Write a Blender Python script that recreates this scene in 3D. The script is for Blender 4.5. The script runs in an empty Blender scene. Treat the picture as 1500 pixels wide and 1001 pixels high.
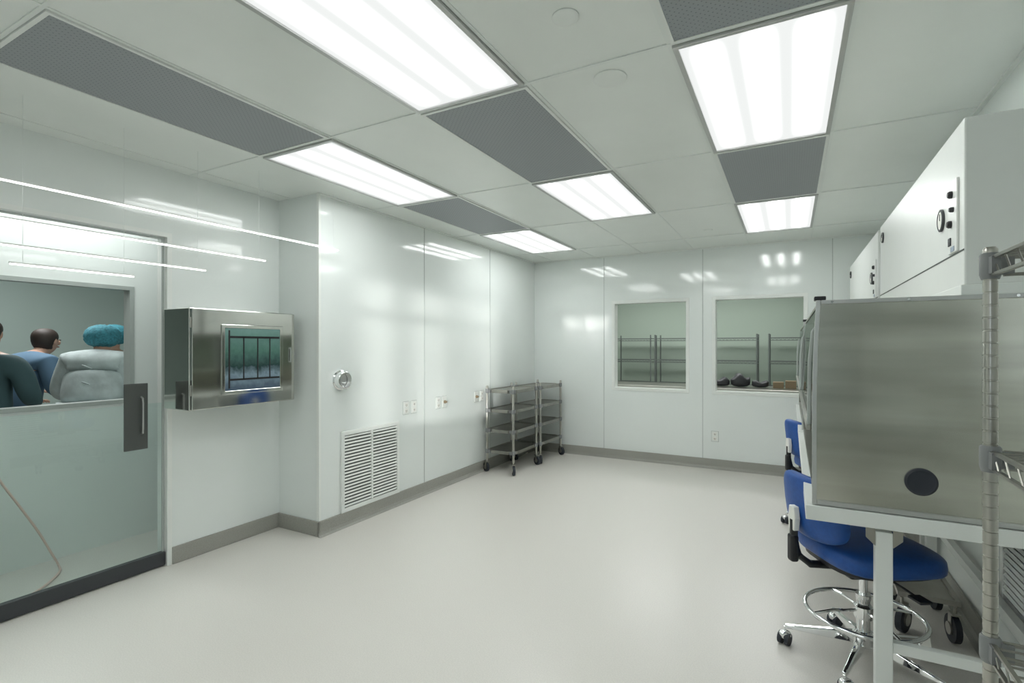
import bpy, bmesh, math, random
from mathutils import Vector, Matrix
random.seed(4)
sc = bpy.context.scene
COL = sc.collection
H = 2.74
CAMZ = 1.52

# ------------------------------------------------------------------ materials
def new_mat(name):
    m = bpy.data.materials.new(name); m.use_nodes = True
    nt = m.node_tree
    return m, nt, nt.nodes["Principled BSDF"]

def mat(name, col, rough=0.5, metal=0.0, noise=0.0, nscale=20.0, spec=None, stretch=None, bump=0.0, coat=0.0):
    m, nt, b = new_mat(name)
    b.inputs["Base Color"].default_value = (*col, 1)
    b.inputs["Roughness"].default_value = rough
    b.inputs["Metallic"].default_value = metal
    if spec is not None: b.inputs["Specular IOR Level"].default_value = spec
    if coat: b.inputs["Coat Weight"].default_value = coat
    tc = nt.nodes.new("ShaderNodeTexCoord")
    mp = nt.nodes.new("ShaderNodeMapping")
    if stretch: mp.inputs["Scale"].default_value = stretch
    nt.links.new(tc.outputs["Object"], mp.inputs["Vector"])
    n = nt.nodes.new("ShaderNodeTexNoise"); n.inputs["Scale"].default_value = nscale
    n.inputs["Detail"].default_value = 3
    nt.links.new(mp.outputs["Vector"], n.inputs["Vector"])
    r = nt.nodes.new("ShaderNodeValToRGB")
    a = max(0.0, 1 - noise); c2 = 1 + noise
    r.color_ramp.elements[0].position = 0.3; r.color_ramp.elements[1].position = 0.7
    r.color_ramp.elements[0].color = (col[0]*a, col[1]*a, col[2]*a, 1)
    r.color_ramp.elements[1].color = (min(1, col[0]*c2), min(1, col[1]*c2), min(1, col[2]*c2), 1)
    nt.links.new(n.outputs["Fac"], r.inputs["Fac"])
    nt.links.new(r.outputs["Color"], b.inputs["Base Color"])
    if bump:
        bp = nt.nodes.new("ShaderNodeBump"); bp.inputs["Strength"].default_value = bump
        bp.inputs["Distance"].default_value = 0.01
        nt.links.new(n.outputs["Fac"], bp.inputs["Height"])
        nt.links.new(bp.outputs["Normal"], b.inputs["Normal"])
    return m

def emis(name, col, s):
    m = bpy.data.materials.new(name); m.use_nodes = True
    nt = m.node_tree; nt.nodes.clear()
    o = nt.nodes.new("ShaderNodeOutputMaterial"); e = nt.nodes.new("ShaderNodeEmission")
    e.inputs["Color"].default_value = (*col, 1); e.inputs["Strength"].default_value = s
    nt.links.new(e.outputs[0], o.inputs[0])
    return m

def glass(name, tint, base=0.08, k=0.9, p=4.0):
    m = bpy.data.materials.new(name); m.use_nodes = True
    nt = m.node_tree; nt.nodes.clear()
    o = nt.nodes.new("ShaderNodeOutputMaterial")
    t = nt.nodes.new("ShaderNodeBsdfTransparent"); t.inputs[0].default_value = (*tint, 1)
    g = nt.nodes.new("ShaderNodeBsdfGlossy"); g.inputs["Roughness"].default_value = 0.0
    lw = nt.nodes.new("ShaderNodeLayerWeight")
    pw = nt.nodes.new("ShaderNodeMath"); pw.operation = 'POWER'; pw.inputs[1].default_value = p
    ma = nt.nodes.new("ShaderNodeMath"); ma.operation = 'MULTIPLY_ADD'
    ma.inputs[1].default_value = k; ma.inputs[2].default_value = base; ma.use_clamp = True
    lw.inputs["Blend"].default_value = 0.5
    nt.links.new(lw.outputs["Facing"], pw.inputs[0]); nt.links.new(pw.outputs[0], ma.inputs[0])
    mx = nt.nodes.new("ShaderNodeMixShader")
    nt.links.new(ma.outputs[0], mx.inputs[0]); nt.links.new(t.outputs[0], mx.inputs[1]); nt.links.new(g.outputs[0], mx.inputs[2])
    nt.links.new(mx.outputs[0], o.inputs[0])
    return m

def perf_mat():
    m, nt, b = new_mat("perforated_grey_metal")
    tc = nt.nodes.new("ShaderNodeTexCoord")
    v = nt.nodes.new("ShaderNodeTexVoronoi"); v.inputs["Scale"].default_value = 52; v.inputs["Randomness"].default_value = 0.0
    mp = nt.nodes.new("ShaderNodeMapping"); mp.inputs["Rotation"].default_value = (0, 0, 0.785)
    nt.links.new(tc.outputs["Object"], mp.inputs[0]); nt.links.new(mp.outputs[0], v.inputs["Vector"])
    r = nt.nodes.new("ShaderNodeValToRGB")
    r.color_ramp.elements[0].position = 0.38; r.color_ramp.elements[0].color = (0.008, 0.010, 0.013, 1)
    r.color_ramp.elements[1].position = 0.46; r.color_ramp.elements[1].color = (0.31, 0.335, 0.35, 1)
    nt.links.new(v.outputs["Distance"], r.inputs[0]); nt.links.new(r.outputs[0], b.inputs["Base Color"])
    b.inputs["Roughness"].default_value = 0.5
    return m

def math_node(nt, op, a, b=None, c=None, clamp=False):
    n = nt.nodes.new("ShaderNodeMath"); n.operation = op; n.use_clamp = clamp
    for i, v in enumerate((a, b, c)):
        if v is None: continue
        if isinstance(v, (int, float)): n.inputs[i].default_value = v
        else: nt.links.new(v, n.inputs[i])
    return n.outputs[0]

def diffuser_mat():
    m = bpy.data.materials.new("lit_diffuser"); m.use_nodes = True
    nt = m.node_tree; nt.nodes.clear()
    o = nt.nodes.new("ShaderNodeOutputMaterial"); e = nt.nodes.new("ShaderNodeEmission")
    tc = nt.nodes.new("ShaderNodeTexCoord"); sp = nt.nodes.new("ShaderNodeSeparateXYZ")
    nt.links.new(tc.outputs["Object"], sp.inputs[0])
    c = math_node(nt, 'COSINE', math_node(nt, 'MULTIPLY', sp.outputs["X"], 2*math.pi/0.19))
    c = math_node(nt, 'MULTIPLY_ADD', c, .5, .5)
    c = math_node(nt, 'POWER', c, 2.6)
    ab = math_node(nt, 'ABSOLUTE', sp.outputs["Y"])
    mr = nt.nodes.new("ShaderNodeMapRange"); mr.interpolation_type = 'SMOOTHSTEP'
    mr.inputs["From Min"].default_value = 0.48; mr.inputs["From Max"].default_value = 0.618
    mr.inputs["To Min"].default_value = 1.0; mr.inputs["To Max"].default_value = 0.0
    nt.links.new(ab, mr.inputs["Value"])
    s = math_node(nt, 'MULTIPLY', c, mr.outputs["Result"])
    s = math_node(nt, 'MULTIPLY_ADD', s, 12.5, .74)
    e.inputs["Color"].default_value = (0.975, 1.0, 0.985, 1)
    nt.links.new(s, e.inputs["Strength"]); nt.links.new(e.outputs[0], o.inputs[0])
    return m

def lobby_reflection_mat():  # paints a lobby reflection as colour bands on the pane
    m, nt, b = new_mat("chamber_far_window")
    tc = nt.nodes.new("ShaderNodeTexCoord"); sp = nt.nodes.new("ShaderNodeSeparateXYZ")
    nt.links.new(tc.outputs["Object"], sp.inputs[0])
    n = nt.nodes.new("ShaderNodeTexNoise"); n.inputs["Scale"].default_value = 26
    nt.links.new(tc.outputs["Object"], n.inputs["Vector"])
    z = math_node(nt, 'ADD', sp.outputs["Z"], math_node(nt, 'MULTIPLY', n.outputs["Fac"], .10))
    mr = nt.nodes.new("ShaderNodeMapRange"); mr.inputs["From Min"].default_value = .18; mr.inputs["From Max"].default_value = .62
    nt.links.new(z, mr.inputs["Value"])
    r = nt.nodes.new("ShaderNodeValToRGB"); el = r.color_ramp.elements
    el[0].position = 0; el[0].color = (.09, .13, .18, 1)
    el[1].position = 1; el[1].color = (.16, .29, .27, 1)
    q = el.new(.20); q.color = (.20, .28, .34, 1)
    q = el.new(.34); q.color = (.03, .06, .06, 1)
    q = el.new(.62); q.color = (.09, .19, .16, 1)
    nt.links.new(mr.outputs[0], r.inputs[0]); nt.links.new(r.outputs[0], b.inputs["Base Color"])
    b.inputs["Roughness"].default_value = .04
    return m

M = {}
M['wall'] = mat("white_wall_panel", (0.815, 0.863, 0.84), 0.085, noise=0.008, nscale=3, spec=.8)
M['ceil'] = mat("ceiling_panel", (0.82, 0.86, 0.825), 0.3, noise=0.012, nscale=4)
M['floor'] = mat("vinyl_floor", (0.70, 0.68, 0.635), 0.30, noise=0.06, nscale=160)
M['front'] = mat("front_partition", (0.30, 0.33, 0.32), 0.5)
M['base'] = mat("grey_cove_base", (0.34, 0.34, 0.305), 0.45, noise=0.12, nscale=180)
M['seam'] = mat("panel_seam", (0.5, 0.54, 0.52), 0.5)
M['white'] = mat("white_painted_metal", (0.80, 0.83, 0.80), 0.3, noise=0.01, nscale=5)
M['box'] = mat("white_powder_coat", (0.76, 0.79, 0.76), 0.35, noise=0.01, nscale=5)
M['grid'] = mat("ceiling_grid", (0.80, 0.84, 0.81), 0.4)
M['alu'] = mat("aluminium_frame", (0.55, 0.56, 0.55), 0.35, 0.8)
M['lgrey'] = mat("light_grey_trim", (0.42, 0.46, 0.44), 0.4)
M['post'] = mat("shelf_steel", (0.16, 0.18, 0.17), 0.4, 0.5)
M['steel'] = mat("brushed_stainless", (0.60, 0.60, 0.535), 0.20, 1.0, noise=0.15, nscale=1.8, stretch=(0.5, 0.5, 6))
M['steel2'] = mat("stainless_smooth", (0.47, 0.46, 0.42), 0.28, 1.0, noise=0.06, nscale=10)
M['cartsteel'] = mat("cart_stainless", (0.33, 0.325, 0.295), 0.3, 1.0, noise=0.08, nscale=10)
M['mirror'] = mat("polished_stainless", (0.60, 0.61, 0.58), 0.08, 1.0, noise=0.05, nscale=3)
M['chrome'] = mat("chrome", (0.85, 0.86, 0.86), 0.06, 1.0)
M['blue'] = mat("blue_vinyl", (0.010, 0.080, 0.33), 0.45, noise=0.1, nscale=60)
M['black'] = mat("black_plastic", (0.012, 0.013, 0.015), 0.4)
M['dark'] = mat("dark_metal", (0.055, 0.06, 0.065), 0.4, 0.3)
M['plate'] = mat("grey_handle_plate", (0.12, 0.13, 0.125), 0.35, 0.5)
M['rubber'] = mat("dark_rubber", (0.02, 0.025, 0.035), 0.5)
M['grey'] = mat("grey_plastic", (0.22, 0.23, 0.23), 0.45)
M['slot'] = mat("shadow_slot", (0.10, 0.12, 0.11), 0.7)
M['perf'] = perf_mat()
M['diff'] = diffuser_mat()
M['view'] = lobby_reflection_mat()
M['glassd'] = glass("door_glass", (0.88, 0.97, 0.95), base=0.06, k=0.6, p=4)
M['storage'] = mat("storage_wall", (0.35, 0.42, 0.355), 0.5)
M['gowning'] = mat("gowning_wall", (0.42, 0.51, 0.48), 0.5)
M['brown'] = mat("cardboard", (0.24, 0.18, 0.11), 0.8)
M['bag'] = mat("black_bag", (0.03, 0.03, 0.035), 0.5, bump=0.5, nscale=30)
M['skin'] = mat("skin", (0.55, 0.34, 0.25), 0.5)
M['lip'] = mat("lips", (.4, .15, .13), .5)
M['gown'] = mat("white_gown_cloth", (0.48, 0.55, 0.55), 0.8, bump=0.7, nscale=9, noise=0.18)
M['net'] = mat("teal_hairnet", (0.05, 0.24, 0.30), 0.8, bump=0.8, nscale=60, noise=0.35)
M['shirtb'] = mat("blue_shirt", (0.09, 0.17, 0.26), 0.8)
M['shirtd'] = mat("dark_shirt", (0.05, 0.10, 0.11), 0.8)
M['trous'] = mat("dark_trousers", (0.03, 0.035, 0.05), 0.8)
M['hair'] = mat("dark_hair", (0.03, 0.02, 0.015), 0.6)
M['hose'] = mat("faded_pink_orange_rubber", (0.72, 0.56, 0.50), 0.5)  # paled to imitate a faint reflection of the orange rubber
M['led'] = emis("led_strip", (1, 0.99, 0.96), 3.0)  # glow standing in for reflected lobby light lines
M['label'] = mat("paper_label", (0.85, 0.85, 0.8), 0.6)
M['lblue'] = mat("grey_blue_label", (0.35, 0.42, 0.5), 0.6)

# ------------------------------------------------------------------ mesh builder
class MB:
    def __init__(s): s.bm = bmesh.new()
    def box(s, x0, x1, y0, y1, z0, z1, rot=None, piv=None):
        r = bmesh.ops.create_cube(s.bm, size=1)
        vs = r['verts']
        for v in vs:
            v.co = Vector(((x0+x1)/2+v.co.x*(x1-x0), (y0+y1)/2+v.co.y*(y1-y0), (z0+z1)/2+v.co.z*(z1-z0)))
        if rot is not None:
            p = Vector(piv) if piv else Vector(((x0+x1)/2, (y0+y1)/2, (z0+z1)/2))
            for v in vs: v.co = rot @ (v.co-p) + p
        return s
    def frame(s, axis, lo, hi, a0, a1, z0, z1, t):
        def mk(h, a, z): return {'X': (h, a, z), 'Y': (a, h, z), 'Z': (a, z, h)}[axis]
        out = [(a0, z0), (a1, z0), (a1, z1), (a0, z1)]; inn = [(a0+t, z0+t), (a1-t, z0+t), (a1-t, z1-t), (a0+t, z1-t)]
        V = {}
        for hi_, h in enumerate((lo, hi)):
            for k, ring in enumerate((out, inn)):
                for i, p in enumerate(ring): V[(hi_, k, i)] = s.bm.verts.new(mk(h, *p))
        for i in range(4):
            j = (i+1) % 4
            s.bm.faces.new((V[0, 0, i], V[0, 0, j], V[0, 1, j], V[0, 1, i]))
            s.bm.faces.new((V[1, 0, i], V[1, 1, i], V[1, 1, j], V[1, 0, j]))
            s.bm.faces.new((V[0, 0, i], V[1, 0, i], V[1, 0, j], V[0, 0, j]))
            s.bm.faces.new((V[0, 1, i], V[0, 1, j], V[1, 1, j], V[1, 1, i]))
        return s
    def cyl(s, p0, p1, r, seg=16, r2=None):
        p0 = Vector(p0); p1 = Vector(p1); d = p1-p0
        q = bmesh.ops.create_cone(s.bm, cap_ends=True, segments=seg, radius1=r, radius2=r if r2 is None else r2, depth=d.length)
        R = d.to_track_quat('Z', 'Y').to_matrix()
        for v in q['verts']: v.co = R @ v.co + (p0+p1)/2
        return s
    def tube(s, pts, r, seg=10, closed=False):
        pts = [Vector(p) for p in pts]; n = len(pts); rings = []
        for i, p in enumerate(pts):
            a = pts[(i-1) % n] if (closed or i > 0) else p
            b = pts[(i+1) % n] if (closed or i < n-1) else p
            R = (b-a).normalized().to_track_quat('Z', 'Y').to_matrix()
            rings.append([s.bm.verts.new(p + R @ Vector((r*math.cos(2*math.pi*k/seg), r*math.sin(2*math.pi*k/seg), 0))) for k in range(seg)])
        for i in range(n if closed else n-1):
            A = rings[i]; B = rings[(i+1) % n]
            off = min(range(seg), key=lambda o: (A[0].co-B[o].co).length)
            for k in range(seg):
                s.bm.faces.new((A[k], A[(k+1) % seg], B[(k+1+off) % seg], B[(k+off) % seg]))
        if not closed:
            s.bm.faces.new(rings[0]); s.bm.faces.new(rings[-1])
        return s
    def lathe(s, prof, c=(0, 0, 0), seg=20, R=None):
        c = Vector(c); rings = []
        R = R or Matrix.Identity(3)
        for (r, z) in prof:
            rings.append([s.bm.verts.new(c + R @ Vector((r*math.cos(2*math.pi*k/seg), r*math.sin(2*math.pi*k/seg), z))) for k in range(seg)])
        for A, B in zip(rings, rings[1:]):
            for k in range(seg):
                s.bm.faces.new((A[k], A[(k+1) % seg], B[(k+1) % seg], B[k]))
        s.bm.faces.new(rings[0][::-1]); s.bm.faces.new(rings[-1])
        return s
    def torus(s, c, R, r, axis='Z', n=40, seg=10):
        pts = []
        for i in range(n):
            a = 2*math.pi*i/n
            o = {'Z': (R*math.cos(a), R*math.sin(a), 0), 'X': (0, R*math.cos(a), R*math.sin(a)), 'Y': (R*math.cos(a), 0, R*math.sin(a))}[axis]
            pts.append(Vector(c)+Vector(o))
        return s.tube(pts, r, seg, True)
    def sell(s, c, abc, e1=0.5, e2=0.5, nu=32, nv=16, fn=None):
        def sp(v, e): return math.copysign(abs(v)**e, v)
        rings = []
        for j in range(1, nv):
            ph = -math.pi/2+math.pi*j/nv
            ring = []
            for i in range(nu):
                th = 2*math.pi*i/nu
                p = Vector((abc[0]*sp(math.cos(ph), e1)*sp(math.cos(th), e2), abc[1]*sp(math.cos(ph), e1)*sp(math.sin(th), e2), abc[2]*sp(math.sin(ph), e1)))
                if fn: p = fn(p)
                ring.append(s.bm.verts.new(p+Vector(c)))
            rings.append(ring)
        def pole(z):
            p = Vector((0, 0, z))
            if fn: p = fn(p)
            return s.bm.verts.new(p+Vector(c))
        b = pole(-abc[2]); t = pole(abc[2])
        for A, B in zip(rings, rings[1:]):
            for k in range(nu): s.bm.faces.new((A[k], A[(k+1) % nu], B[(k+1) % nu], B[k]))
        for k in range(nu):
            s.bm.faces.new((b, rings[0][(k+1) % nu], rings[0][k])); s.bm.faces.new((t, rings[-1][k], rings[-1][(k+1) % nu]))
        return s
    def prism(s, pts, axis, lo, hi):
        def mk(p, h):
            return {'Y': (p[0], h, p[1]), 'X': (h, p[0], p[1]), 'Z': (p[0], p[1], h)}[axis]
        A = [s.bm.verts.new(mk(p, lo)) for p in pts]; B = [s.bm.verts.new(mk(p, hi)) for p in pts]
        s.bm.faces.new(A); s.bm.faces.new(B[::-1]); n = len(pts)
        for i in range(n): s.bm.faces.new((A[i], B[i], B[(i+1) % n], A[(i+1) % n]))
        return s
    def done(s, name, m, parent=None, bev=0.0, smooth=False, loc=None, **props):
        bmesh.ops.recalc_face_normals(s.bm, faces=s.bm.faces)
        me = bpy.data.meshes.new(name); s.bm.to_mesh(me); s.bm.free()
        me.materials.append(m)
        if smooth:
            me.polygons.foreach_set('use_smooth', [True]*len(me.polygons))
            me.set_sharp_from_angle(angle=math.radians(40))
        o = bpy.data.objects.new(name, me); COL.objects.link(o)
        if parent: o.parent = parent
        if loc: o.location = loc
        if bev:
            b = o.modifiers.new("bevel", 'BEVEL'); b.width = bev; b.segments = 2; b.limit_method = 'ANGLE'
        for k, v in props.items(): o[k] = v
        return o

def thing(name, label, category, loc=(0, 0, 0), rz=0.0, group=None):
    e = bpy.data.objects.new(name, None); COL.objects.link(e)
    e.empty_display_size = 0.1; e.location = loc; e.rotation_euler = (0, 0, rz)
    e['label'] = label; e['category'] = category
    if group: e['group'] = group
    return e

def dup(o, loc=None, rz=None, parent=None, label=None):
    c = o.copy(); COL.objects.link(c)
    if loc is not None: c.location = loc
    if rz is not None: c.rotation_euler = (0, 0, rz)
    if parent is not None: c.parent = parent
    if label: c['label'] = label
    for ch in list(o.children):
        if ch is not c: dup(ch, parent=c)
    return c

def wallbox(name, axis, lo, hi, a0, a1, z0, z1, openings, m):
    mb = MB()
    As = sorted(set([a0, a1]+[v for o in openings for v in o[:2]]))
    for p, q in zip(As, As[1:]):
        mid = (p+q)/2
        zs = [(z0, z1)]
        for o in openings:
            if o[0] < mid < o[1]:
                nz = []
                for (u, v) in zs:
                    if o[2] > u: nz.append((u, min(v, o[2])))
                    if o[3] < v: nz.append((max(u, o[3]), v))
                zs = nz
        for (u, v) in zs:
            if v-u < 1e-4: continue
            if axis == 'Y': mb.box(p, q, lo, hi, u, v)
            else: mb.box(lo, hi, p, q, u, v)
    return mb.done(name, m, kind="structure")

def st(name, mb, m, **k):
    return mb.done(name, m, kind="structure", **k)

# ------------------------------------------------------------------ shell
XL, XN, XR = -3.30, -3.78, 0.86
YG, YC, YB = -3.0, 2.85, 6.77
st("floor", MB().box(-8.2, 1.6, YG, 10.6, -0.1, 0), M['floor'])
st("ceiling", MB().box(-3.9, 1.0, YG, 6.9, H, H+0.1), M['ceil'])
W1 = (-2.12, -1.13, 0.93, 2.12); W2 = (-0.84, 0.17, 0.93, 2.12)
wallbox("wall_back", 'Y', YB, YB+0.12, -4.7, 1.6, 0, H, [W1, W2], M['wall'])
st("wall_left", MB().box(XL-0.12, XL, YC, YB, 0, H), M['wall'])
st("wall_return", MB().box(XN-0.12, XL-0.12, YC, YC+0.12, 0, H), M['wall'])
DO = (0.95, 1.97, 0, 2.27)
wallbox("wall_entry", 'X', XN-0.12, XN, YG, YC, 0, H, [(DO[0]-.03, DO[1]+.03, 0, DO[3]+.03)], M['wall'])
st("wall_right", MB().box(XR, XR+0.14, YG, YB, 0, H), M['wall'])
FW = (-1.15, -.25, 1.05, 2.45)
wallbox("wall_front", 'Y', YG-.12, YG, -3.9, 1.0, 0, H, [FW], M['front'])  # unseen wall, darkened for steel contrast; opening added to cast light patches
mb = MB().frame('Y', YG-.1, YG-.02, *FW, .03)
for x in (-.92, -.62, -.5): mb.box(x-.02, x+.02, YG-.08, YG-.04, 1.081, 2.419)
mb.box(-1.119, -.281, YG-.079, YG-.041, 2.10, 2.15)
st("window_1", mb, M['dark'])  # added bars split the beam into patches imitating glass reflections

def bb(name, mb): st(name, mb, M['base'], bev=0.004)
bb("baseboard_left", MB().box(XL, XL+0.014, YC-0.014, YB, 0, 0.12).prism([(XL+0.014, 0), (XL+0.045, 0), (XL+0.022, 0.012), (XL+0.014, 0.035)], 'Y', YC-0.02, YB))
bb("baseboard_return", MB().box(XN, XL+0.014, YC-0.014, YC, 0, 0.12))
bb("baseboard_entry", MB().box(XN, XN+0.014, 2.0, YC-0.014, 0, 0.12))
bb("baseboard_back", MB().box(XL, XR, YB-0.014, YB, 0, 0.12).prism([(YB-0.014, 0), (YB-0.045, 0), (YB-0.022, 0.012), (YB-0.014, 0.035)], 'X', XL, XR))
bb("baseboard_right", MB().box(XR-0.014, XR, YG, YB, 0, 0.13).prism([(XR-0.014, 0), (XR-0.05, 0), (XR-0.024, 0.012), (XR-0.014, 0.035)], 'Y', YG, YB))

mb = MB()
for y in (4.19, 5.5): mb.box(XL, XL+0.003, y-0.004, y+0.004, 0.12, H)
st("trim_1", mb, M['seam'])
mb = MB()
for x in (-2.24, -0.96, 0.42): mb.box(x-0.004, x+0.004, YB-0.003, YB, 0.12, H)
st("trim_2", mb, M['seam'])
st("trim_3", MB().box(XL-0.02, XL+0.004, YC-0.004, YC+0.02, 0.12, H), M['white'])
XG = [0.21-0.64*k for k in range(-1, 7)]
YGr = [0.81+1.31*k for k in range(-2, 5)]
mb = MB()
for x in XG:
    if x < XL+0.02: mb.box(x-0.008, x+0.008, YG, YC, H-0.004, H)
    else: mb.box(x-0.008, x+0.008, YG, YB, H-0.004, H)
for y in YGr: mb.box(XL if y > YC else XN, XR, y-0.008, y+0.008, H-0.005, H)
st("trim_4", mb, M['grid'])
st("trim_5", MB().box(XL, XR, YB-0.02, YB, H-0.012, H).box(XR-0.02, XR, YG, YB, H-0.012, H).box(XL, XL+0.02, YC, YB, H-0.012, H), M['grid'])

def bwin(name, w):
    x0, x1, z0, z1 = w; t = 0.042
    MB().frame('Y', YB-0.006, YB+0.13, x0-0.01, x1+0.01, z0-0.01, z1+0.01, t).done(name, M['white'], kind="structure", bev=0.003)
bwin("window_2", W1); bwin("window_3", W2)

# ---------------- storage room behind
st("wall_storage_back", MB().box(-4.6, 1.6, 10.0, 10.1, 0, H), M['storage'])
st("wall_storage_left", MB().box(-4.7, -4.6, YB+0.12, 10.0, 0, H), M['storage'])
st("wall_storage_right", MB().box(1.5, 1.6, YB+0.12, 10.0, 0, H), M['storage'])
st("ceiling_storage", MB().box(-4.7, 1.6, YB+0.12, 10.1, H, H+0.1), M['ceil'])

def area(name, loc, sx, sy, e, rot=(0, 0, 0), col=(0.98, 1, 0.99)):
    l = bpy.data.lights.new(name, 'AREA'); l.shape = 'RECTANGLE'; l.size = sx; l.size_y = sy; l.energy = e; l.color = col
    o = bpy.data.objects.new(name, l); COL.objects.link(o); o.location = loc; o.rotation_euler = rot
    return o
area("storage_lamp", (-1.5, 8.5, H-0.05), 3.5, 0.6, 58)
area("ceiling_lamp", (-1.6, -1.9, H-0.03), 3.0, 1.2, 34)  # added fill overhead behind the camera, brightens the foreground

def wire_shelf(loc, w=0.86, d=0.45, rz=0, lv=(0.35, 0.85, 1.27, 1.66)):
    e = thing("wire_shelving", "chrome wire shelving unit against the storeroom wall", "shelf", loc, rz, group="wire shelving in the storeroom")
    for (x, y) in ((0, 0), (w, 0), (0, d), (w, d)):
        MB().cyl((x, y, 0), (x, y, 1.72), 0.0125, 10).done("post", M['post'], e, smooth=True)
    for z in lv:
        mb = MB()
        for y in (0, d): mb.box(0, w, y-0.005, y+0.005, z-0.012, z).box(0, w, y-0.004, y+0.004, z-0.05, z-0.042)
        for x in (0, w): mb.box(x-0.005, x+0.005, 0, d, z-0.012, z).box(x-0.004, x+0.004, 0, d, z-0.05, z-0.042)
        for i in range(17): mb.box(0, w, 0.026*i+0.01, 0.026*i+0.016, z-0.008, z-.002)
        for i in range(12):
            a = w*i/12; s_ = w/24
            mb.cyl((a, -.002, z-.046), (a+s_, -.002, z-.004), .003, 5).cyl((a+s_, -.002, z-.004), (a+2*s_, -.002, z-.046), .003, 5)
        mb.done("wire_shelf", M['post'], e)
    return e
s0 = wire_shelf((-2.90, 9.35, 0), w=.68)
for x in (-2.14, -1.16, -0.30): dup(s0, loc=(x, 9.35, 0))
dup(s0, loc=(-3.05, 8.3, 0), rz=math.pi/2)
tb = thing("worktable", "long stainless worktable in the storeroom", "table", (-2.9, 7.5, 0))
MB().box(0, 3.6, 0, 0.75, 0.90, 0.94).done("table_top", M['steel2'], tb, bev=0.004)
for x in (0.05, 1.8, 3.55):
    for y in (0.05, 0.7): MB().cyl((x, y, 0), (x, y, 0.90), 0.02, 12).done("leg", M['steel2'], tb, smooth=True)
for i, (x, y, s) in enumerate(((-0.87, 7.95, .11), (-0.62, 7.95, .125), (-0.365, 7.95, .105))):
    hh = s*(.48, .62, .4)[i]
    f = lambda p, i=i: Vector((p.x*(1+.05*math.sin(9*p.y+i)), p.y, p.z*(1+(.45*math.sin(34*p.x+2.3*i+9*p.y) if p.z > 0 else 0))))
    MB().sell((0, 0, 0), (s, s*.9, hh), .6, .8, fn=f).done("bag", M['bag'], smooth=True, loc=(x, y, 0.945+hh), label="small black plastic bag lying on the worktable", category="bag", group="black bags on the worktable")
for i, (x, c) in enumerate(((-.14, .08), (0.01, .10))):
    e = MB().box(-.065, .065, -.09, .09, 0, c).box(-.067, .067, -.012, .012, c-.001, c+.002)
    e.done("cardboard_box", M['brown'], bev=0.002, loc=(x, 7.95, 0.942), label="small brown cardboard box on the worktable", category="box", group="cardboard boxes on the worktable")

# ---------------- gowning area beyond the door
GW = (0.9, 2.14, 1.08, 1.98)
wallbox("wall_gowning_inner", 'X', -4.68, -4.6, YG, 4.4, 0, H, [GW], M['wall'])
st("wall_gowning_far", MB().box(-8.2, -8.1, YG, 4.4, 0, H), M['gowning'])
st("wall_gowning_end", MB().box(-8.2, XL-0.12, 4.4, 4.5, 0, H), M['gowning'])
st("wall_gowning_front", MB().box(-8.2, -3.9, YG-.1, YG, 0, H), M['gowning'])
st("ceiling_gowning", MB().box(-8.2, -3.9, YG, 4.5, H, H+0.1), M['ceil'])
st("window_4", MB().frame('X', -4.69, -4.592, GW[0]-.01, GW[1]+.01, GW[2]-.01, GW[3]+.01, .03), M['lgrey'])
area("gowning_lamp", (-6.2, 2.0, H-0.05), 1.6, 0.6, 32)
area("vestibule_lamp", (-4.25, 1.6, H-0.05), 0.4, 1.2, 7)
hp = [(-4.57, 1.22, 1.05), (-4.55, 1.27, .85), (-4.52, 1.33, .66), (-4.50, 1.43, .45), (-4.49, 1.52, .26), (-4.46, 1.58, .10), (-4.40, 1.60, .016), (-4.28, 1.56, .012), (-4.14, 1.45, .012), (-4.04, 1.33, .012), (-3.97, 1.18, .012), (-3.95, 1.05, .012)]
hq = []
for i in range(len(hp)-1):
    P = [Vector(hp[max(0, min(len(hp)-1, i+k))]) for k in (-1, 0, 1, 2)]
    for j in range(4):
        t = j/4
        hq.append(.5*((2*P[1])+(-P[0]+P[2])*t+(2*P[0]-5*P[1]+4*P[2]-P[3])*t*t+(-P[0]+3*P[1]-3*P[2]+P[3])*t**3))
MB().tube(hq, .007, 8).done("air_hose", M['hose'], smooth=True, label="faded orange air hose hanging down and curling on the floor", category="hose")  # solid stand-in for something reflected from the lobby floor

DX = XN-0.03
door = MB().prism([(DO[0]-.03, 0), (DO[0], 0), (DO[0], DO[3]), (DO[1], DO[3]), (DO[1], 0), (DO[1]+.03, 0), (DO[1]+.03, DO[3]+.03), (DO[0]-.03, DO[3]+.03)], 'X', XN-.121, XN+.005).done("door_1", M['white'], kind="structure")
MB().box(DX-0.02, DX+0.02, DO[0]+.005, DO[1]-.005, 0.008, 0.10).done("bottom_rail", M['dark'], door, bev=0.003)
MB().box(DX-0.005, DX+0.005, DO[0]+.005, DO[1]-.006, DO[3]-.014, DO[3]-.004).done("top_rail", M['lgrey'], door)
me = bpy.data.meshes.new("glass_panel"); me.from_pydata([(DX, DO[0], .1), (DX, DO[1]-.006, .1), (DX, DO[1]-.006, 1.13), (DX, DO[0], 1.13)], [], [(0, 1, 2, 3)]); me.materials.append(M['glassd'])
g = bpy.data.objects.new("glass_panel", me); COL.objects.link(g); g.parent = door
MB().box(DX-.005, DX+.005, DO[1]-.018, DO[1]-.006, .1, DO[3]-.014).done("edge_strip", M['lgrey'], door)
MB().box(DX+.001, DX+.012, 1.72, 1.86, .83, 1.27).done("handle_plate", M['plate'], door, bev=.003)
MB().tube([(DX+.012, 1.82, .93), (DX+.03, 1.82, .94), (DX+.033, 1.82, .97), (DX+.033, 1.82, 1.14), (DX+.03, 1.82, 1.17), (DX+.012, 1.82, 1.18)], .006).done("pull_handle", M['alu'], door, smooth=True)

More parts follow.
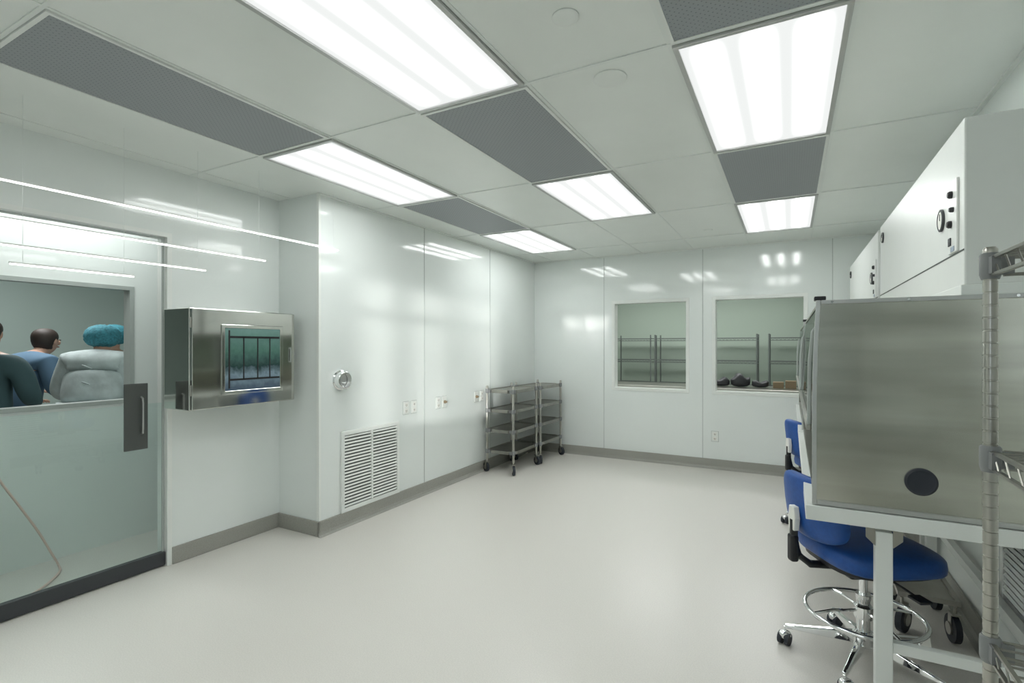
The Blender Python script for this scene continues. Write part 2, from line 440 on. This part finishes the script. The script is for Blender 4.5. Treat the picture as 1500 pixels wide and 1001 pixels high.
# ------------------------------------------------------------------ ceiling lights & grilles
def ceil_light(x, y):
    e = thing("ceiling_light", "recessed fluorescent troffer, lit, with aluminium frame", "ceiling light", (x, y, H), group="recessed ceiling lights")
    w, l = .31, .645
    MB().frame('Z', -.016, 0, -w, w, -l, l, .022).done("light_frame", M['alu'], e, bev=.002)
    MB().box(-w+.022, w-.022, -l+.022, l-.022, -.008, -.004).done("diffuser", M['diff'], e)
    return e
def ceil_vent(x, y):
    e = thing("ceiling_vent", "grey perforated metal air return panel in the ceiling", "vent", (x, y, H), group="perforated ceiling vents")
    w, l = .31, .645
    MB().frame('Z', -.012, 0, -w, w, -l, l, .016).done("vent_frame", M['white'], e)
    MB().box(-w+.016, w-.016, -l+.016, l-.016, -.008, -.003).done("perforated_panel", M['perf'], e)
    return e
cx = [-.11, -1.39, -2.67]; cy = [0.81+1.31*(k+.5) for k in range(4)]
L0 = ceil_light(cx[0], cy[1])
for (i, j) in ((0, 3), (1, 0), (1, 2), (2, 1), (2, 3)): dup(L0, loc=(cx[i], cy[j], H))
V0 = ceil_vent(cx[0], cy[0])
for (i, j) in ((0, 2), (1, 1), (2, 0), (2, 2)): dup(V0, loc=(cx[i], cy[j], H))
for i, (x, y, r) in enumerate(((-.73, 1.76, .05), (-.72, 2.26, .075), (-.757, 5.71, .045))):
    MB().lathe([(r, 0), (r, -.004), (r*.9, -.008), (r*.5, -.010), (0.001, -.010)], seg=32).done("sprinkler_cover", M['ceil'], smooth=True, loc=(x, y, H-.001), label="round white sprinkler cover plate on the ceiling", category="sprinkler", group="ceiling sprinkler covers")

for i, (x, z, y0, y1) in enumerate(((-3.235, 2.30, .86, 2.99), (-3.245, 2.12, .88, 2.34), (-3.26, 2.00, .90, 1.93), (-3.27, 1.915, 1.0, 1.53))):  # reflected lobby LED lines built as added glowing bars
    e = thing("linear_light", "long slim suspended linear light, lit, white", "ceiling light", (x, 0, z), group="slim linear lights")
    MB().box(-.006, .006, y0, y1, 0, .008).done("housing", M['white'], e)
    MB().box(-.005, .0065, y0+.003, y1-.003, -.006, .001).done("lens", M['led'], e)
    for y in (y0+.05, y1-.05): MB().cyl((0, y, .008), (0, y, H-z), .001, 6).done("suspension_cable", M['wall'], e)

# ------------------------------------------------------------------ wall items
g = thing("wall_grille", "white louvred air return grille low on the wall", "vent", (XL, 3.43, .46), group="louvred wall grilles")
w, h = .36, .34
MB().frame('X', 0, .02, -w, w, -h, h, .035).box(0, .018, -.012, .012, -h+.036, h-.036).done("grille_frame", M['white'], g, bev=.003)
mb = MB()
for i in range(22):
    z = -h+.05+i*(2*h-.1)/21
    for a, b in ((-w+.036, -.013), (.013, w-.036)):
        mb.box(.004, .016, a, b, z-.0075, z+.0075, rot=Matrix.Rotation(math.radians(-30), 3, 'Y'))
mb.done("louvres", M['white'], g)
MB().box(0.0005, .003, -w+.03, w-.03, -h+.03, h-.03).done("grille_back", M['slot'], g)
dup(g, loc=(XR, 2.75, .62), rz=math.pi, label="white louvred air return grille behind the bench")

def outlet(loc, rz):
    e = thing("power_outlet", "white double power outlet plate on the wall", "power outlet", loc, rz, group="wall outlets")
    MB().frame('X', 0, .004, -.043, .043, -.065, .065, .004).done("plate_gasket", M['lgrey'], e)
    MB().box(0, .009, -.039, .039, -.061, .061).done("cover_plate", M['white'], e, bev=.003)
    for z in (-.028, .028):
        so = MB().box(.006, .011, -.017, .017, z-.017, z+.017).done("socket", M['label'], e, bev=.002)
        MB().box(.0105, .0115, -.009, -.005, z-.008, z+.008).box(.0105, .0115, .005, .009, z-.008, z+.008).cyl((.0105, 0, z-.012), (.0115, 0, z-.012), .003, 8).done("socket_slots", M['black'], so)
    return e
o0 = outlet((XL, 3.90, .914), 0)
for y in (4.02, 4.42, 5.30): dup(o0, loc=(XL, y, .914))
dup(o0, loc=(-.816, YB, .40), rz=-math.pi/2)
def dport(y):
    e = thing("gas_valve_plate", "white wall plate with a small round brass valve", "valve", (XL, y, .914), group="wall valve plates")
    MB().frame('X', 0, .004, -.043, .043, -.065, .065, .004).done("plate_gasket", M['lgrey'], e)
    MB().box(0, .009, -.039, .039, -.061, .061).done("cover_plate", M['white'], e, bev=.003)
    MB().lathe([(.017, 0), (.017, .012), (.011, .018), (.011, .03), (.001, .03)], (.008, 0, 0), 16, Matrix.Rotation(math.pi/2, 3, 'Y')).done("valve", M['brown'], e, smooth=True)
    return e
p0 = dport(4.53); dup(p0, loc=(XL, 5.17, .914))
e = thing("chrome_wall_port", "polished chrome round port protruding from the wall", "pipe port", (XL, 3.07, 1.235))
MB().lathe([(.082, 0), (.082, .006), (.072, .012), (.072, .060), (.066, .064), (.060, .064), (.060, .01), (.001, .01)], seg=32, R=Matrix.Rotation(math.pi/2, 3, 'Y')).done("port_sleeve", M['chrome'], e, smooth=True)
MB().lathe([(.058, 0), (.058, .012), (.001, .013)], seg=28, R=Matrix.Rotation(math.pi/2, 3, 'Y'), c=(.008, 0, 0)).done("port_opening", M['alu'], e, smooth=True)
pt = thing("pass_through_chamber", "polished stainless pass-through box with windowed door", "pass-through box", (XN, 2.35, 1.09))
MB().box(0, .30, -.40, .40, 0, .685).done("chamber_body", M['mirror'], pt, bev=.006)
dp = MB().box(.30, .325, -.395, .395, .005, .68).done("door_panel", M['mirror'], pt, bev=.004)
a0, a1, b0, b1 = -.20, .285, .09, .58
MB().frame('X', .325, .333, a0, a1, b0, b1, .025).done("window_frame", M['mirror'], dp, bev=.003)
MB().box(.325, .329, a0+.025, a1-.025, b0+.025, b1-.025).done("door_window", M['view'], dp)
for (y0, y1, z0, z1) in ((-.150, -.138, .13, .54), (-.04, -.031, .19, .50), (.07, .079, .19, .50), (.17, .179, .19, .50)):  # thin dark bars imitate window frames reflected from the lobby
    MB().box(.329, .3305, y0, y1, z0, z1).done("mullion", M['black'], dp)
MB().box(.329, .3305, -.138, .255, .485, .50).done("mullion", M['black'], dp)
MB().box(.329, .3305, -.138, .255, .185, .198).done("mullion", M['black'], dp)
MB().cyl((.335, .355, .30), (.335, .355, .42), .006, 12).box(.322, .337, .347, .363, .30, .312).box(.322, .337, .347, .363, .408, .42).done("latch", M['mirror'], dp, smooth=True)
for z in (.1, .55): MB().cyl((.318, -.402, z), (.318, -.402, z+.07), .007, 10).done("hinge", M['steel2'], dp, smooth=True)

# ------------------------------------------------------------------ steel carts
def caster(parent, x, y, r=.05, rz=0.0, m=None, name="caster"):
    R = Matrix.Rotation(rz, 3, 'Z')
    def T(p): return R @ Vector(p) + Vector((x, y, 0))
    c = MB().cyl(T((.02, -.014, r)), T((.02, .014, r)), r, 24)
    o = c.done(name, m or M['rubber'], parent, smooth=True)
    f = MB()
    for s in (-1, 1):
        f.box(x+.0-.005, x+.03, y+s*.018-.002, y+s*.018+.002, r*.8, r*2+.012, rot=R, piv=(x, y, 0))
    f.box(x-.022, x+.034, y-.02, y+.02, r*2+.008, r*2+.016, rot=R, piv=(x, y, 0))
    f.cyl((x, y, r*2+.012), (x, y, r*2+.05), .008, 10)
    f.cyl(T((.02, -.023, r)), T((.02, .023, r)), r*.45, 16)
    f.done("caster_fork", M['steel2'], o, smooth=True)
    return o
def clamp(x, y, z, w, d, parent, hw=.009, ln=.04, r=.017):
    cl = MB()
    cl.lathe([(r, z-.045), (r+.003, z-.035), (r+.003, z+.004), (r, z+.008)], (x, y, 0), 16)
    sx = 1 if x == 0 else -1; sy = 1 if y == 0 else -1
    cl.box(min(x, x+sx*ln), max(x, x+sx*ln), y-hw, y+hw, z-.036, z-.002).box(x-hw, x+hw, min(y, y+sy*ln), max(y, y+sy*ln), z-.036, z-.002)
    cl.done("corner_clamp", M['grey'], parent, smooth=True)
def cart(loc, rz=0):
    e = thing("utility_cart", "four-tier stainless steel cart on swivel casters, empty", "cart", loc, rz, group="stainless carts in the corner")
    w, d = .36, .62
    for i, (x, y) in enumerate(((0, 0), (w, 0), (0, d), (w, d))):
        MB().lathe([(.0145, .14), (.0145, 1.03), (.010, 1.04), (.001, 1.042)], (x, y, 0), 14).done("post", M['steel2'], e, smooth=True)
        caster(e, x, y, .055, [2.6, -.9, 2.2, -.5][i])
    for z in (.27, .52, .76, .995):
        c = .07
        pts = [(c, -.015), (w-c, -.015), (w+.012, c), (w+.012, d-c), (w-c, d+.015), (c, d+.015), (-.012, d-c), (-.012, c)]
        pin = [(w/2+(p[0]-w/2)*.93, d/2+(p[1]-d/2)*.96) for p in pts]
        mb = MB().prism(pin, 'Z', z-.012, z-.008)
        n = len(pts)
        for i in range(n):
            a, b = pts[i], pts[(i+1) % n]; ai, bi = pin[i], pin[(i+1) % n]
            mb.prism([a, b, bi, ai], 'Z', z-.038, z)
        sh = mb.done("shelf", M['cartsteel'], e, bev=.002)
        for (x, y) in ((0, 0), (w, 0), (0, d), (w, d)): clamp(x, y, z, w, d, sh, .008, .05)
    return e
c0 = cart((-3.22, 5.30, 0)); dup(c0, loc=(-3.20, 6.01, 0), rz=-.03)

# ------------------------------------------------------------------ clean benches
def bench(loc):
    e = thing("laminar_flow_bench", "stainless laminar flow bench with white blower box, white steel stand", "clean bench", loc, group="laminar flow benches")
    L = 1.93; W = .745
    zb = .895; zt = 1.695
    prof = [(.0, zb), (W, zb), (W, zt), (.014, zt), (0.004, 1.50), (0, 1.30)]
    MB().prism(prof, 'Y', 0, .012).done("end_panel", M['steel'], e, bev=.002)
    MB().prism(prof, 'Y', L-.012, L).done("end_panel", M['steel'], e, bev=.002)
    MB().box(W-.012, W, .012, L-.012, zb, zt).done("back_panel", M['steel2'], e)
    MB().box(.014, W-.012, .012, L-.012, zt-.012, zt).done("hood_top", M['steel2'], e)
    MB().box(.0, W-.012, .012, L-.012, zb, zb+.02).done("work_surface", M['steel2'], e)
    mb = MB()
    mb.prism([(-.008, zb-.004), (.008, zb-.004), (.008, 1.30), (.012, 1.50), (.022, zt+.006), (.006, zt+.006), (-.004, 1.50), (-.008, 1.30)], 'Y', -.010, .004)
    mb.box(.009, W, -.010, .004, zb-.004, zb+.014).box(.023, W, -.010, .004, zt-.010, zt+.006)
    mb.done("edge_trim", M['alu'], e, bev=.002)
    me = bpy.data.meshes.new("sash"); me.from_pydata([(-.012, .02, 1.18), (-.012, L-.02, 1.18), (.006, L-.02, 1.66), (.006, .02, 1.66)], [], [(0, 1, 2, 3)]); me.materials.append(M['glassd'])
    s = bpy.data.objects.new("sash_glass", me); COL.objects.link(s); s.parent = e
    for y in (0.03, L-.03):
        MB().prism([(-.024, 1.20), (-.010, 1.20), (-.008, 1.45), (.004, 1.60), (-.010, 1.58), (-.022, 1.45)], 'Y', y, y+.02).done("sash_rail", M['lgrey'], e, bev=.003)
    MB().box(-.028, -.01, 0.02, L, 1.18, 1.20).done("sash_handle", M['steel2'], e, bev=.003)
    MB().box(.0, .04, -.005, .05, zt+.006, zt+.022).done("corner_bracket", M['black'], e, bev=.003)
    MB().lathe([(.05, 0), (.05, .006), (.043, .012), (.034, .009), (.001, .009)], (.338, 0, 1.02), 32, Matrix.Rotation(math.pi/2, 3, 'X')).done("cable_grommet", M['rubber'], e, smooth=True)
    for x in (.06, .3, .6):
        MB().cyl((x, -.013, zt-.002), (x, -.009, zt-.002), .005, 10).done("screw", M['chrome'], e, smooth=True)
    bx = .46; z1 = 2.335
    MB().box(bx, W, .0, L, 1.735, z1).done("blower_box", M['box'], e, bev=.006)
    MB().box(bx-.01, W, -.006, L+.006, 1.70, 1.738).done("blower_base", M['grid'], e, bev=.003)
    MB().box(bx-.002, bx, .0, L, 1.862, 1.867).done("panel_seam", M['slot'], e)
    cp = MB().box(bx-.008, bx, .06, .175, 1.87, 2.14).done("control_panel", M['white'], e, bev=.002)
    RX = Matrix.Rotation(-math.pi/2, 3, 'Y')
    for (y, z, r, m) in ((.12, 2.09, .014, 'black'), (.10, 2.03, .010, 'dark'), (.13, 1.98, .014, 'black')):
        MB().lathe([(r, 0), (r, .008), (r*.7, .014), (.001, .014)], (bx-.008, y, z), 16, RX).done("knob", M[m], cp, smooth=True)
    MB().box(bx-.012, bx-.008, .13, .16, 1.90, 1.93).done("rocker_switch", M['dark'], cp, bev=.001)
    for (y, z, r) in ((.30, 2.03, .045), (1.80, 2.24, .035)):
        gg = MB().lathe([(r, 0), (r, .008), (r*.85, .010), (r*.84, .006), (.001, .006)], (bx, y, z), 28, RX).done("pressure_gauge", M['dark'], e, smooth=True)
        MB().lathe([(r*.8, .0065), (r*.8, .0075), (.001, .0075)], (bx, y, z), 28, RX).done("gauge_dial", M['label'], gg)
        MB().box(bx-.0095, bx-.0075, y-.002, y+.002, z, z+r*.6).done("gauge_needle", M['black'], gg)
    MB().box(bx-.0095, bx-.0075, .09, .135, 1.875, 1.893).done("sticker", M['lblue'], e)
    for (x, y) in ((.20, .0), (.70, .0), (.20, L-.06), (.70, L-.06)):
        lg = MB().box(x, x+.055, y, y+.055, .02, .815).done("leg", M['white'], e, bev=.003)
        MB().lathe([(.022, 0), (.022, .012), (.009, .015), (.009, .03)], (x+.0275, y+.0275, 0), 14).done("levelling_foot", M['steel2'], lg, smooth=True)
    mb = MB()
    mb.box(-.03, W, -.02, .035, .83, .888).box(-.03, W, L-.035, L, .83, .888).box(-.03, .025, .036, L-.036, .831, .887).box(W-.055, W, .036, L-.036, .831, .887)
    mb.box(.20, .255, .036, L-.036, .80, .84)
    mb.done("stand_frame", M['white'], e, bev=.003)
    for q in ((.255, .70, .01, .045), (.255, .70, L-.045, L-.01), (.71, .745, .055, L-.06)):
        MB().box(*q, .36, .40).done("stretcher", M['white'], e, bev=.003)
    for x in (.17, .255): MB().prism([(x, .83), (x+.03, .83), (x+.03, .76 if x < .2 else .79), (x, .79 if x < .2 else .76)], 'Y', -.004, .004).done("gusset", M['steel2'], e, bev=.001)
    return e
b0 = bench((.085, 2.37, 0)); dup(b0, loc=(.085, 4.40, 0))

# ------------------------------------------------------------------ chairs
def chair(loc, rz, brz):
    e = thing("lab_stool", "blue vinyl lab stool with chrome foot ring and five-star caster base", "chair", loc, rz, group="blue lab stools")
    MB().sell((.02, 0, .548), (.265, .255, .062), .55, .62, fn=lambda p: Vector((p.x, p.y, p.z-0.35*max(0, p.x-.1)**1.5-.15*p.y*p.y+(.25*min(0, p.x+.08)**2)))).done("seat", M['blue'], e, smooth=True)
    MB().sell((.02, 0, .50), (.235, .22, .022), .3, .6).done("seat_pan", M['black'], e, smooth=True)
    def bend(p):
        y = p.y*(1-.25*max(0, p.z)/.17)
        return Vector((p.x+1.3*y*y-.25*p.z*abs(p.z)-.12*p.z, y, p.z))
    MB().sell((-.29, 0, .758), (.04, .215, .15), .55, .6, fn=bend).done("backrest", M['blue'], e, smooth=True)
    MB().prism([(-.022, .64), (.022, .64), (.030, .70), (.020, .755), (-.020, .755), (-.030, .70)], 'X', -.352, -.325).done("back_bracket", M['label'], e, bev=.004, label="light grey backrest bracket")
    MB().tube([(-.338, 0, .69), (-.34, 0, .61), (-.32, 0, .52), (-.26, 0, .475), (-.12, 0, .465), (0, 0, .465)], .018, 12).done("back_arm", M['black'], e, smooth=True)
    MB().box(-.362, -.325, -.024, .024, .49, .62).done("arm_cover", M['black'], e, bev=.012)
    MB().box(-.11, .11, -.075, .075, .425, .485).done("tilt_mechanism", M['black'], e, bev=.012)
    for s in (-1, 1):
        MB().tube([(.03, s*.06, .455), (.04, s*.2, .445), (.05, s*.25, .435)], .006, 8).box(.02, .075, min(s*.24, s*.31), max(s*.24, s*.31), .428, .44).done("lever", M['black'], e, bev=.003)
    MB().lathe([(.028, .10), (.028, .30), (.032, .305), (.032, .33), (.018, .33), (.018, .43)], seg=20).done("gas_column", M['chrome'], e, smooth=True)
    b = brz-rz
    fr = MB().torus((0, 0, .235), .245, .011, n=48)
    fr.lathe([(.04, .215), (.04, .27), (.03, .28)], seg=20)
    for k in range(4):
        a = b+.5+k*math.pi/2
        fr.tube([(.035*math.cos(a), .035*math.sin(a), .25), (.15*math.cos(a), .15*math.sin(a), .25), (.24*math.cos(a), .24*math.sin(a), .235)], .007, 8)
    fr.done("foot_ring", M['chrome'], e, smooth=True)
    MB().lathe([(.045, .085), (.05, .10), (.048, .14), (.033, .155)], seg=24).done("base_hub", M['chrome'], e, smooth=True)
    for k in range(5):
        a = b+k*2*math.pi/5; R = Matrix.Rotation(a, 3, 'Z')
        leg = MB()
        sec = [(.03, .022, .09, .145), (.15, .018, .085, .125), (.27, .014, .082, .105), (.335, .012, .08, .097)]
        rings = []
        for (x, w, z0, z1) in sec:
            rings.append([leg.bm.verts.new(R @ Vector(p)) for p in ((x, -w, z0), (x, w, z0), (x, w*.7, z1), (x, -w*.7, z1))])
        for A, B in zip(rings, rings[1:]):
            for i in range(4): leg.bm.faces.new((A[i], A[(i+1) % 4], B[(i+1) % 4], B[i]))
        leg.bm.faces.new(rings[0]); leg.bm.faces.new(rings[-1])
        leg.done("base_leg", M['chrome'], e, bev=.005, smooth=True)
        p = R @ Vector((.33, 0, 0))
        Rc = Matrix.Rotation(a+1.2+k, 3, 'Z')
        c = MB()
        for s in (-1, 1):
            c.cyl(p+Rc @ Vector((.012, s*.008, .03)), p+Rc @ Vector((.012, s*.026, .03)), .03, 22)
        co = c.done("caster", M['rubber'], e, smooth=True)
        MB().cyl(p+Vector((0, 0, .03)), p+Vector((0, 0, .085)), .007, 10).sell(p+Rc @ Vector((.008, 0, .048)), (.03, .022, .018), .6, .8, 16, 8).done("caster_hood", M['chrome'], co, smooth=True)
    return e
ch = chair((.31, 2.97, 0), math.radians(30), math.pi)
c2 = dup(ch, loc=(.30, 4.95, 0), rz=math.radians(24))
tg = MB().box(-.001, .001, -.05, .05, -.05, .03).done("hang_tag", M['label'], ch, label="white paper tag"); tg.location = (.14, -.2, .19); tg.rotation_euler = (0.1, .5, -.6)

# ------------------------------------------------------------------ near rack
rk = thing("storage_rack", "chrome storage rack with grooved posts and wire shelves", "shelf", (.357, .50, 0))
w, d = .46, .875
for (x, y) in ((0, 0), (w, 0), (0, d), (w, d)):
    prof = [(.0115, .03)]
    z = .03
    while z < 1.70:
        prof += [(.0122, z+.021), (.0105, z+.0218), (.0105, z+.0242), (.0122, z+.025)]
        z += .0254
    prof += [(.0122, 1.715), (.009, 1.72), (.001, 1.721)]
    p = MB().lathe(prof, (x, y, 0), 18).done("post", M['steel2'], rk, smooth=True)
    MB().lathe([(.02, 0), (.02, .008), (.008, .012), (.008, .03)], (x, y, 0), 14).done("foot", M['steel2'], p, smooth=True)
for z in (.15, .54, .925, 1.31, 1.70):
    mb = MB()
    for y in (0, d):
        mb.box(.02, w-.02, y-.004, y+.004, z-.006, z).box(.02, w-.02, y-.004, y+.004, z-.04, z-.034)
    for x in (0, w):
        mb.box(x-.004, x+.004, .02, d-.02, z-.006, z).box(x-.004, x+.004, .02, d-.02, z-.04, z-.034)
    for i in range(26):
        y = .03+i*(d-.06)/25; mb.cyl((0, y, z-.003), (w, y, z-.003), .0025, 6)
    for i in range(3): mb.cyl((w*(i+1)/4, .0, z-.008), (w*(i+1)/4, d, z-.008), .003, 6)
    for i in range(14):
        for x in (0, w):
            y = .05+i*(d-.1)/13; mb.cyl((x, y, z-.038), (x, y+.03, z-.003), .002, 5)
    sh = mb.done("wire_shelf", M['cartsteel'], rk)
    for (x, y) in ((0, 0), (w, 0), (0, d), (w, d)): clamp(x, y, z, w, d, sh, .007, .035, .0145)

dl = thing("wheeled_dolly", "small chrome wheeled dolly under the bench", "dolly", (.50, 3.35, 0))
MB().frame('Z', .20, .225, 0, .26, 0, .42, .02).box(.02, .24, .02, .40, .205, .212).done("dolly_frame", M['steel2'], dl)
for (x, y) in ((.02, .02), (.24, .02), (.02, .40), (.24, .40)): caster(dl, x, y, .07, 1.0+x*3)

# ------------------------------------------------------------------ people
def skinmesh(name, verts, edges, radii, roots, m, parent=None, sub=2, label=None):
    bm = bmesh.new(); ly = bm.verts.layers.skin.verify()
    vs = []
    for i, (v, r) in enumerate(zip(verts, radii)):
        q = bm.verts.new(v); q[ly].radius = (r, r) if not isinstance(r, tuple) else r
        q[ly].use_root = i in roots; vs.append(q)
    for a, b in edges: bm.edges.new((vs[a], vs[b]))
    me = bpy.data.meshes.new(name); bm.to_mesh(me); bm.free()
    o = bpy.data.objects.new(name, me); COL.objects.link(o)
    s = o.modifiers.new("skin", 'SKIN'); s.use_smooth_shade = True
    o.modifiers.new("sub", 'SUBSURF').levels = sub
    o.modifiers["sub"].render_levels = sub
    bpy.context.view_layer.update()
    dg = bpy.context.evaluated_depsgraph_get()
    nm = bpy.data.meshes.new_from_object(o.evaluated_get(dg))
    nm.name = name
    o.modifiers.clear(); old = o.data; o.data = nm; bpy.data.meshes.remove(old)
    nm.materials.clear(); nm.materials.append(m)
    nm.polygons.foreach_set('use_smooth', [True]*len(nm.polygons))
    if parent: o.parent = parent
    if label: o['label'] = label
    return o

def person(loc, rz, label, top, legs, cap=None, lean=0.0, headfwd=0.0, drop=0.0, gown=False, group=None, armraise=0.15):
    e = thing("person", label, "person", loc, rz, group=group)
    ln = lean; dz = drop
    hy = ln+headfwd
    V = [(0, 0, .95), (0, ln*.3, 1.12), (0, ln*.7, 1.32-dz*.3), (0, ln, 1.45-dz*.6), (0, ln+headfwd*.4, 1.52-dz*.8), (0, hy, 1.60-dz), (0, hy+.005, 1.67-dz), (0, hy, 1.735-dz)]
    Rr = [(.15, .11), (.135, .10), (.16, .115), (.10, .08), (.052, .055), (.072, .085), (.083, .10), (.05, .06)]
    E = [(i, i+1) for i in range(7)]
    def add(v, r, frm=None):
        V.append(v); Rr.append(r)
        if frm is not None: E.append((frm, len(V)-1))
        return len(V)-1
    roots = [0]; armV = []; legV = []
    for s in (-1, 1):
        a = add((s*.18, ln*.95, 1.42-dz*.6), (.06, .06), 3)
        b = add((s*.26, ln*.7+.02, 1.15-dz*.4), (.043, .043), a)
        c = add((s*.20, ln*.7+armraise+.05, 1.02+armraise*.4), (.028, .028), b)
        d = add((s*.185, ln*.7+armraise+.13, 1.02+armraise*.45), (.034, .02), c)
        armV.append((a, b, c))
        hx, hyy, hz = V[d]
        for k in range(4):
            off = (k-1.5)*.021; L = [.07, .08, .075, .06][k]
            r0 = add((hx+off, hyy-.005, hz), .009); roots.append(r0)
            r1 = add((hx+off*1.1, hyy+L*.6, hz-.006), .0085, r0)
            add((hx+off*1.1, hyy+L, hz-.025), .007, r1)
        r0 = add((hx-s*.02, hyy-.05, hz), .011); roots.append(r0)
        r1 = add((hx-s*.05, hyy-.015, hz-.01), .010, r0); add((hx-s*.055, hyy+.02, hz-.02), .008, r1)
        h = add((s*.095, 0, .86), (.088, .088), 0)
        kn = add((s*.105, .02, .49), (.058, .058), h)
        an = add((s*.11, -.02, .10), (.038, .038), kn)
        add((s*.12, .12, .04), (.04, .03), an)
        legV.append((h, kn, an))
    skinmesh("body", V, E, Rr, roots, M['skin'], e)
    for s in (-1, 1):
        MB().sell((s*.032, hy+.088, 1.665-dz), (.012, .008, .006), 1, 1, 12, 8).done("eye", M['hair'], e, smooth=True)
        MB().sell((s*.083, hy, 1.655-dz), (.008, .018, .03), 1, 1, 12, 8).done("ear", M['skin'], e, smooth=True)
    MB().sell((0, hy+.102, 1.64-dz), (.013, .018, .024), 1, 1, 12, 8).done("nose", M['skin'], e, smooth=True)
    MB().sell((0, hy+.09, 1.60-dz), (.025, .008, .006), 1, 1, 12, 8).done("mouth", M['lip'], e, smooth=True)
    tv = [(0, 0, .98)]; tr = [(.168, .125)]; te = []
    for (h, kn, an) in legV:
        for idx, r in ((h, .105), (kn, .078), (an, .062)):
            tv.append(V[idx]); tr.append(r); te.append((len(tv)-2 if idx != h else 0, len(tv)-1))
    skinmesh("trousers", tv, te, tr, [0], legs, e)
    for s in (-1, 1):
        MB().sell((s*.118, .06, .045), (.05, .14, .045), .6, .7, 20, 10).done("shoe", M['black'], e, smooth=True)
    tv = [(0, 0, .90 if not gown else .98), V[1], V[2], (0, ln, 1.44-dz*.6), (0, ln+headfwd*.3, 1.50-dz*.75)]
    tr = [(.18, .14), (.165, .13), (.185, .14), (.14, .11), (.07, .07)]
    if gown: tr = [(.25, .20), (.235, .19), (.245, .185), (.16, .13), (.09, .09)]
    te = [(0, 1), (1, 2), (2, 3), (3, 4)]
    k = 1.35 if gown else 1.05
    for (a, b, c) in armV:
        n = len(tv); tv += [V[a], V[b], V[c]]; tr += [.085*k, .06*k*1.1, .045*k]; te += [(3, n), (n, n+1), (n+1, n+2)]
    skinmesh("gown" if gown else "shirt", tv, te, tr, [0], top, e)
    if gown:
        MB().lathe([(.29, .45), (.28, .6), (.26, .8), (.24, 1.0), (.23, 1.05)], (0, 0, 0), 28).done("gown_skirt", top, e, smooth=True)
        for z in (1.36, 1.22):
            MB().tube([(-.03, ln*.7-.20, z), (0, ln*.7-.215, z-.01), (.035, ln*.7-.20, z-.03)], .006, 6).done("gown_tie", top, e, smooth=True)
    if cap:
        f = lambda p: Vector((p.x, p.y, p.z))*(1+.04*math.sin(22*p.x/.1)*math.sin(17*p.z/.1+p.y*60))
        MB().sell((0, hy-.025, 1.685-dz), (.132, .135, .105), .95, 1, 40, 24, fn=f).done("hairnet", cap, e, smooth=True, label="teal bouffant hairnet")
    else:
        f = lambda p: Vector((p.x, p.y, p.z*(1.0 if p.z > 0 else (1.6 if p.y < .02 else .6))))
        MB().sell((0, hy-.025, 1.69-dz), (.096, .102, .085), .9, 1, 24, 14, fn=f).done("hair", M['hair'], e, smooth=True)
    return e
person((-5.22, 2.12, 0), math.radians(50), "person in white gown and teal hairnet, seen from behind", M['gown'], M['trous'], M['net'], lean=.14, headfwd=.13, drop=.08, gown=True)
person((-6.15, 2.68, 0), math.radians(90), "person in teal hairnet and blue scrubs, partly behind the gowned person", M['shirtb'], M['trous'], M['net'], drop=.05)
person((-6.05, 1.92, 0), math.radians(20), "person in a blue shirt with dark hair, looking down", M['shirtb'], M['trous'], lean=.10, headfwd=.14, drop=.09)
person((-5.15, 1.44, 0), math.radians(45), "person in a dark green shirt, arms forward", M['shirtd'], M['trous'], lean=.03, drop=.05)

# ------------------------------------------------------------------ world, added daylight beam & camera
w = bpy.data.worlds.new("World"); sc.world = w; w.use_nodes = True
bgn = w.node_tree.nodes["Background"]; bgn.inputs[0].default_value = (.78, .89, 1, 1); bgn.inputs[1].default_value = 1.6
sl = bpy.data.lights.new("sun", 'SUN'); sl.energy = 2.4; sl.angle = math.radians(1.0); sl.color = (1, .99, .96)  # added low beam; lays window-shaped patches on the left wall
so = bpy.data.objects.new("sun", sl); COL.objects.link(so)
so.rotation_euler = Vector((.325, -.945, .045)).to_track_quat('Z', 'Y').to_euler()

cam = bpy.data.cameras.new("cam"); cam.lens = 18; cam.sensor_width = 36; cam.clip_start = .02; cam.shift_y = .0043
co = bpy.data.objects.new("cam", cam); COL.objects.link(co); co.location = (0, 0, CAMZ); co.rotation_euler = (math.pi/2, 0, math.radians(28.5))
sc.camera = co
sc.view_settings.view_transform = 'Standard'
sc.view_settings.exposure = 0.30
